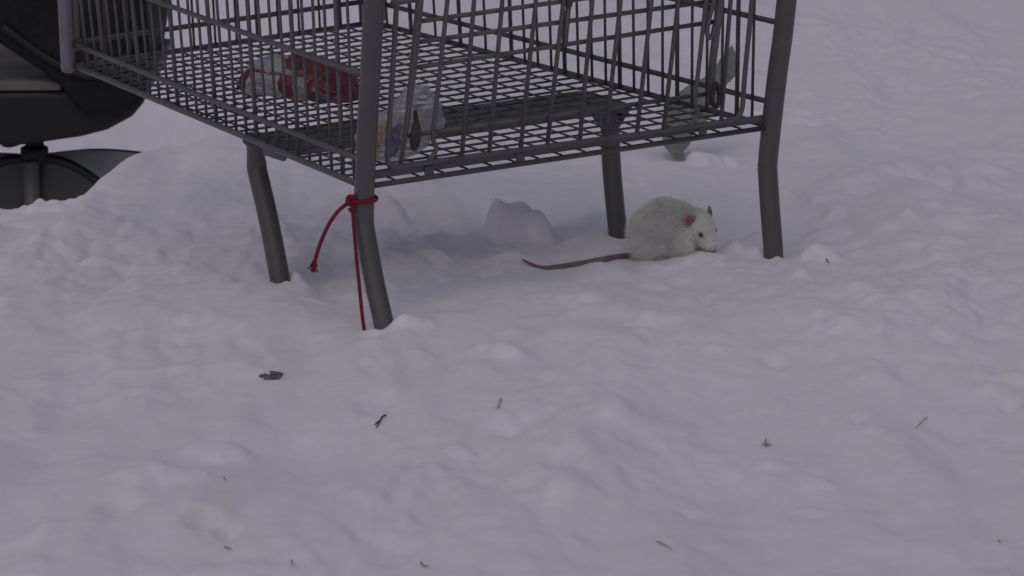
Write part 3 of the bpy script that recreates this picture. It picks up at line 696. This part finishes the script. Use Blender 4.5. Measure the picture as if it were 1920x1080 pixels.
for (u, v) in ((1168, 481), (1130, 487), (1090, 494), (1052, 500), (1022, 502), (1000, 497), (980, 487)):
    g_ = G(u, v + 3); tp.append(g_ + UP * .0022 - rat_o)
tpath = smooth_path(tp, 10); nt_ = len(tpath)
tb = MB(); tb.tube(tpath, list(np.interp(np.arange(nt_), [0, 8, 20, nt_ * .6, nt_ - 1], [.0062, .0050, .0038, .0034, .0013])), 12)
tmp = bpy.data.meshes.new('t'); tmp.from_pydata(tb.v, [], tb.f); bm.from_mesh(tmp)
me = bpy.data.meshes.new('rat_raw'); bm.to_mesh(me); bm.free()
raw = bpy.data.objects.new('rat_raw', me); COL.objects.link(raw)
rm = raw.modifiers.new('r', 'REMESH'); rm.mode = 'VOXEL'; rm.voxel_size = .0008
smo = raw.modifiers.new('s', 'SMOOTH'); smo.factor = .5; smo.iterations = 6
dg = bpy.context.evaluated_depsgraph_get(); dg.update()
body = bpy.data.meshes.new_from_object(raw.evaluated_get(dg)); body.name = 'rat'
bpy.data.objects.remove(raw)
FUR, PINK, EARC, DPINK, TAILC = (.70, .69, .665), (.40, .28, .28), (.24, .13, .13), (.20, .12, .12), (.225, .165, .175)
nose = hc + f_ * .0305
tcs = np.array([list(P) for P in tpath[4:]])
def ratcol(i, co_):
    for ec, eu, es, en in ears:
        q_ = co_ - ec
        if abs(q_.dot(en)) < .0042 and q_.dot(eu) > -.0058 and q_.length < .0125: return EARC if (q_ + eu * .001).length < .0060 else (.36, .26, .255)
    if (co_ - nose).length < .0036: return DPINK
    if (co_ - nose).length < .0075: return tuple(FUR[k_] * .55 + PINK[k_] * .45 for k_ in range(3))
    if co_.dot(E_) < -.038 and co_.z < .03:
        dd = np.min(np.sum((tcs - np.array(co_)) ** 2, 1))
        if dd < .0075 ** 2 and co_.dot(E_) < px(-70): return TAILC
    if co_.z < .0055 and co_.dot(E_) > px(-40): return PINK
    return FUR
paint(body, ratcol)
M_rat = mat('rat_skin', FUR, .85, .15, attr='print', var=.06, vscale=120)
rat = obj('rat', body, M_rat); rat.location = rat_o
tag(rat, 'white rat with pink tail hunched on the snow under the cart', 'rat')
# eyes
for sgn in (-1, 1):
    bm = bmesh.new(); c_ = hc + f_ * .0085 + l_ * (.0112 * sgn) + u_ * .0062
    bmesh.ops.create_icosphere(bm, subdivisions=3, radius=1, matrix=Matrix.Translation(c_) @ HM.to_4x4() @ Matrix.Diagonal((.0036, .0030, .0026, 1))); me = bpy.data.meshes.new('eye'); bm.to_mesh(me); bm.free()
    obj('eye', me, mat('dark_red_eye', (.07, .014, .018), .25, .5), rat)
# short fur
M_fur = mat('white_fur', (.88, .87, .845), .85, .15)
body.calc_loop_triangles()
nv_ = len(body.vertices); cof = np.empty(nv_ * 3, np.float32); body.vertices.foreach_get('co', cof); cof = cof.reshape(-1, 3)
nrm = np.empty(nv_ * 3, np.float32); body.vertices.foreach_get('normal', nrm); nrm = nrm.reshape(-1, 3)
cl = np.array([d_.color[:3] for d_ in body.color_attributes['print'].data])
ok = np.where(np.abs(cl - np.array(FUR)).sum(1) < .02)[0]
pick = RNG.choice(ok, 42000, replace=True)
fv = []; ff = []
for n_, i in enumerate(pick):
    P = Vector(cof[i]) + Vector(RNG.normal(0, .0004, 3)); N = Vector(nrm[i])
    onhead = (P - hc - f_ * .008).length < .024
    comb = ((-f_ if onhead else (-E_ * .9 - UP * .45)) + Vector((mn.noise(P * 60), mn.noise(P * 60 + Vector((9, 0, 0))), mn.noise(P * 60 + Vector((0, 9, 0))))) * .9).normalized()
    tdir = comb - N * comb.dot(N); tdir = (N * .75 + tdir * .75 + Vector(RNG.normal(0, .24, 3))).normalized()
    ln = (.0028 if onhead else .0078) * RNG.uniform(.6, 1.3)
    if (P - nose).length < .012: ln *= .5
    sdv = tdir.cross(Vector(RNG.normal(0, 1, 3))).normalized() * .00017
    b0 = P - N * .0003
    mid_ = b0 + tdir * ln * .55; tip = b0 + tdir * ln + (comb * .25 - UP * .12) * ln
    k_ = len(fv); fv += [b0 - sdv, b0 + sdv, mid_ + sdv * .7, mid_ - sdv * .7, tip]; ff += [(k_, k_ + 1, k_ + 2, k_ + 3), (k_ + 3, k_ + 2, k_ + 4)]
me = bpy.data.meshes.new('fur'); me.from_pydata(fv, [], ff); me.update(); obj('fur', me, M_fur, rat, smooth=False)
wk = MB()
for sgn in (-1, 1):
    for k_ in range(5):
        a_ = hc + f_ * .024 + l_ * (.0065 * sgn); dv_ = (l_ * sgn * 1.0 + f_ * (.1 - .25 * k_) + u_ * (.3 - .15 * k_)).normalized()
        wk.tube(smooth_path([a_, a_ + dv_ * .010, a_ + dv_ * .021 - UP * .002], 4), [.00018] * 5 + [.00012] * 4, 4)
wk.build('whiskers', M_fur, rat)

# ------------------------------------------------------------------ litter on the snow
def stick(name, pts, r, m_, label, cat, lift=.002, taper=.5, group='bits of litter on the snow'):
    mb = MB()
    for br in pts:
        P = [G(u, v) + UP * lift for u, v in br]; pp = smooth_path(P, 4)
        mb.tube(pp, list(np.linspace(r, r * taper, len(pp))), 6)
    return tag(mb.build(name, m_), label, cat, group)
stick('twig', [[(724, 782), (717, 785), (712, 794), (706, 805)], [(712, 793), (707, 796), (703, 800)]], .0011, M_twig, 'dark forked twig on the snow below the knotted cord', 'twig')
stick('twig', [[(1437, 839), (1432, 836), (1429, 838)], [(1435, 833), (1436, 825)], [(1439, 836), (1443, 838), (1446, 836)]], .0009, M_chip, 'small dark broken twig scraps in the right foreground snow', 'twig')
stick('straw', [[(1232, 1019), (1245, 1025), (1260, 1034)]], .0007, M_chip, 'thin straight dark stalk near the bottom right of centre', 'stalk')
stick('straw', [[(789, 1058), (793, 1063), (800, 1066), (804, 1065)]], .0008, M_chip, 'short curled dark stalk at the bottom edge of the snow', 'stalk')
stick('straw', [[(939, 750), (936, 759), (933, 768)]], .0018, M_straw, 'pale half buried stem in the middle of the snow', 'stalk', lift=.0)
stick('straw', [[(1738, 784), (1728, 792), (1717, 804)]], .0007, M_straw, 'long pale straw on the far right snow', 'stalk', lift=.0008)
stick('bark_chip', [[(1549, 489), (1552, 492), (1554, 496)]], 0.00105, M_chip, 'tiny dark chip on the snow right of the far rear cart leg', 'chip')
stick('bark_chip', [[(420, 898), (422, 902), (423, 905)]], 0.00068, M_chip, 'tiny dark chip on the left foreground snow', 'chip')
stick('bark_chip', [[(421, 1029), (427, 1031), (434, 1033)]], 0.00090, M_chip, 'small dark splinter on the bottom left slab of snow', 'chip')
stick('bark_chip', [[(547, 1056), (549, 1062)]], 0.00090, M_chip, 'tiny upright dark speck at the bottom, right of the slab of snow', 'chip')
stick('bark_chip', [[(1872, 1018), (1876, 1020)]], 0.00090, M_chip, 'tiny dark speck alone in the bottom right corner', 'chip')
# wet leaf scrap half sunk in the snow
mb = MB()
for (u, v, a_, ln, wd) in ((500, 706, .1, .009, .0032), (509, 702, -.2, .010, .0040), (516, 706, .25, .009, .0035), (505, 710, .3, .008, .003), (522, 703, 0, .006, .003), (512, 709, -.35, .008, .003)):
    ln *= .85; c_ = G(u, v) + UP * .0009; dx = E_ * math.cos(a_) + F_ * math.sin(a_); dy = dx.cross(UP)
    n = 10; top = [c_ + dx * ln * math.cos(t) * random.uniform(.8, 1.1) + dy * wd * 2.0 * math.sin(t) * random.uniform(.8, 1.15) + UP * .0016 * math.sin(3 * t + u) for t in np.linspace(0, 2 * math.pi, n, endpoint=False)]
    mb.prism(top, -UP * .0014)
tag(mb.build('leaf_scrap', M_leaf, smooth=False), 'dark wet leaf scrap flattened on the left snow', 'leaf')
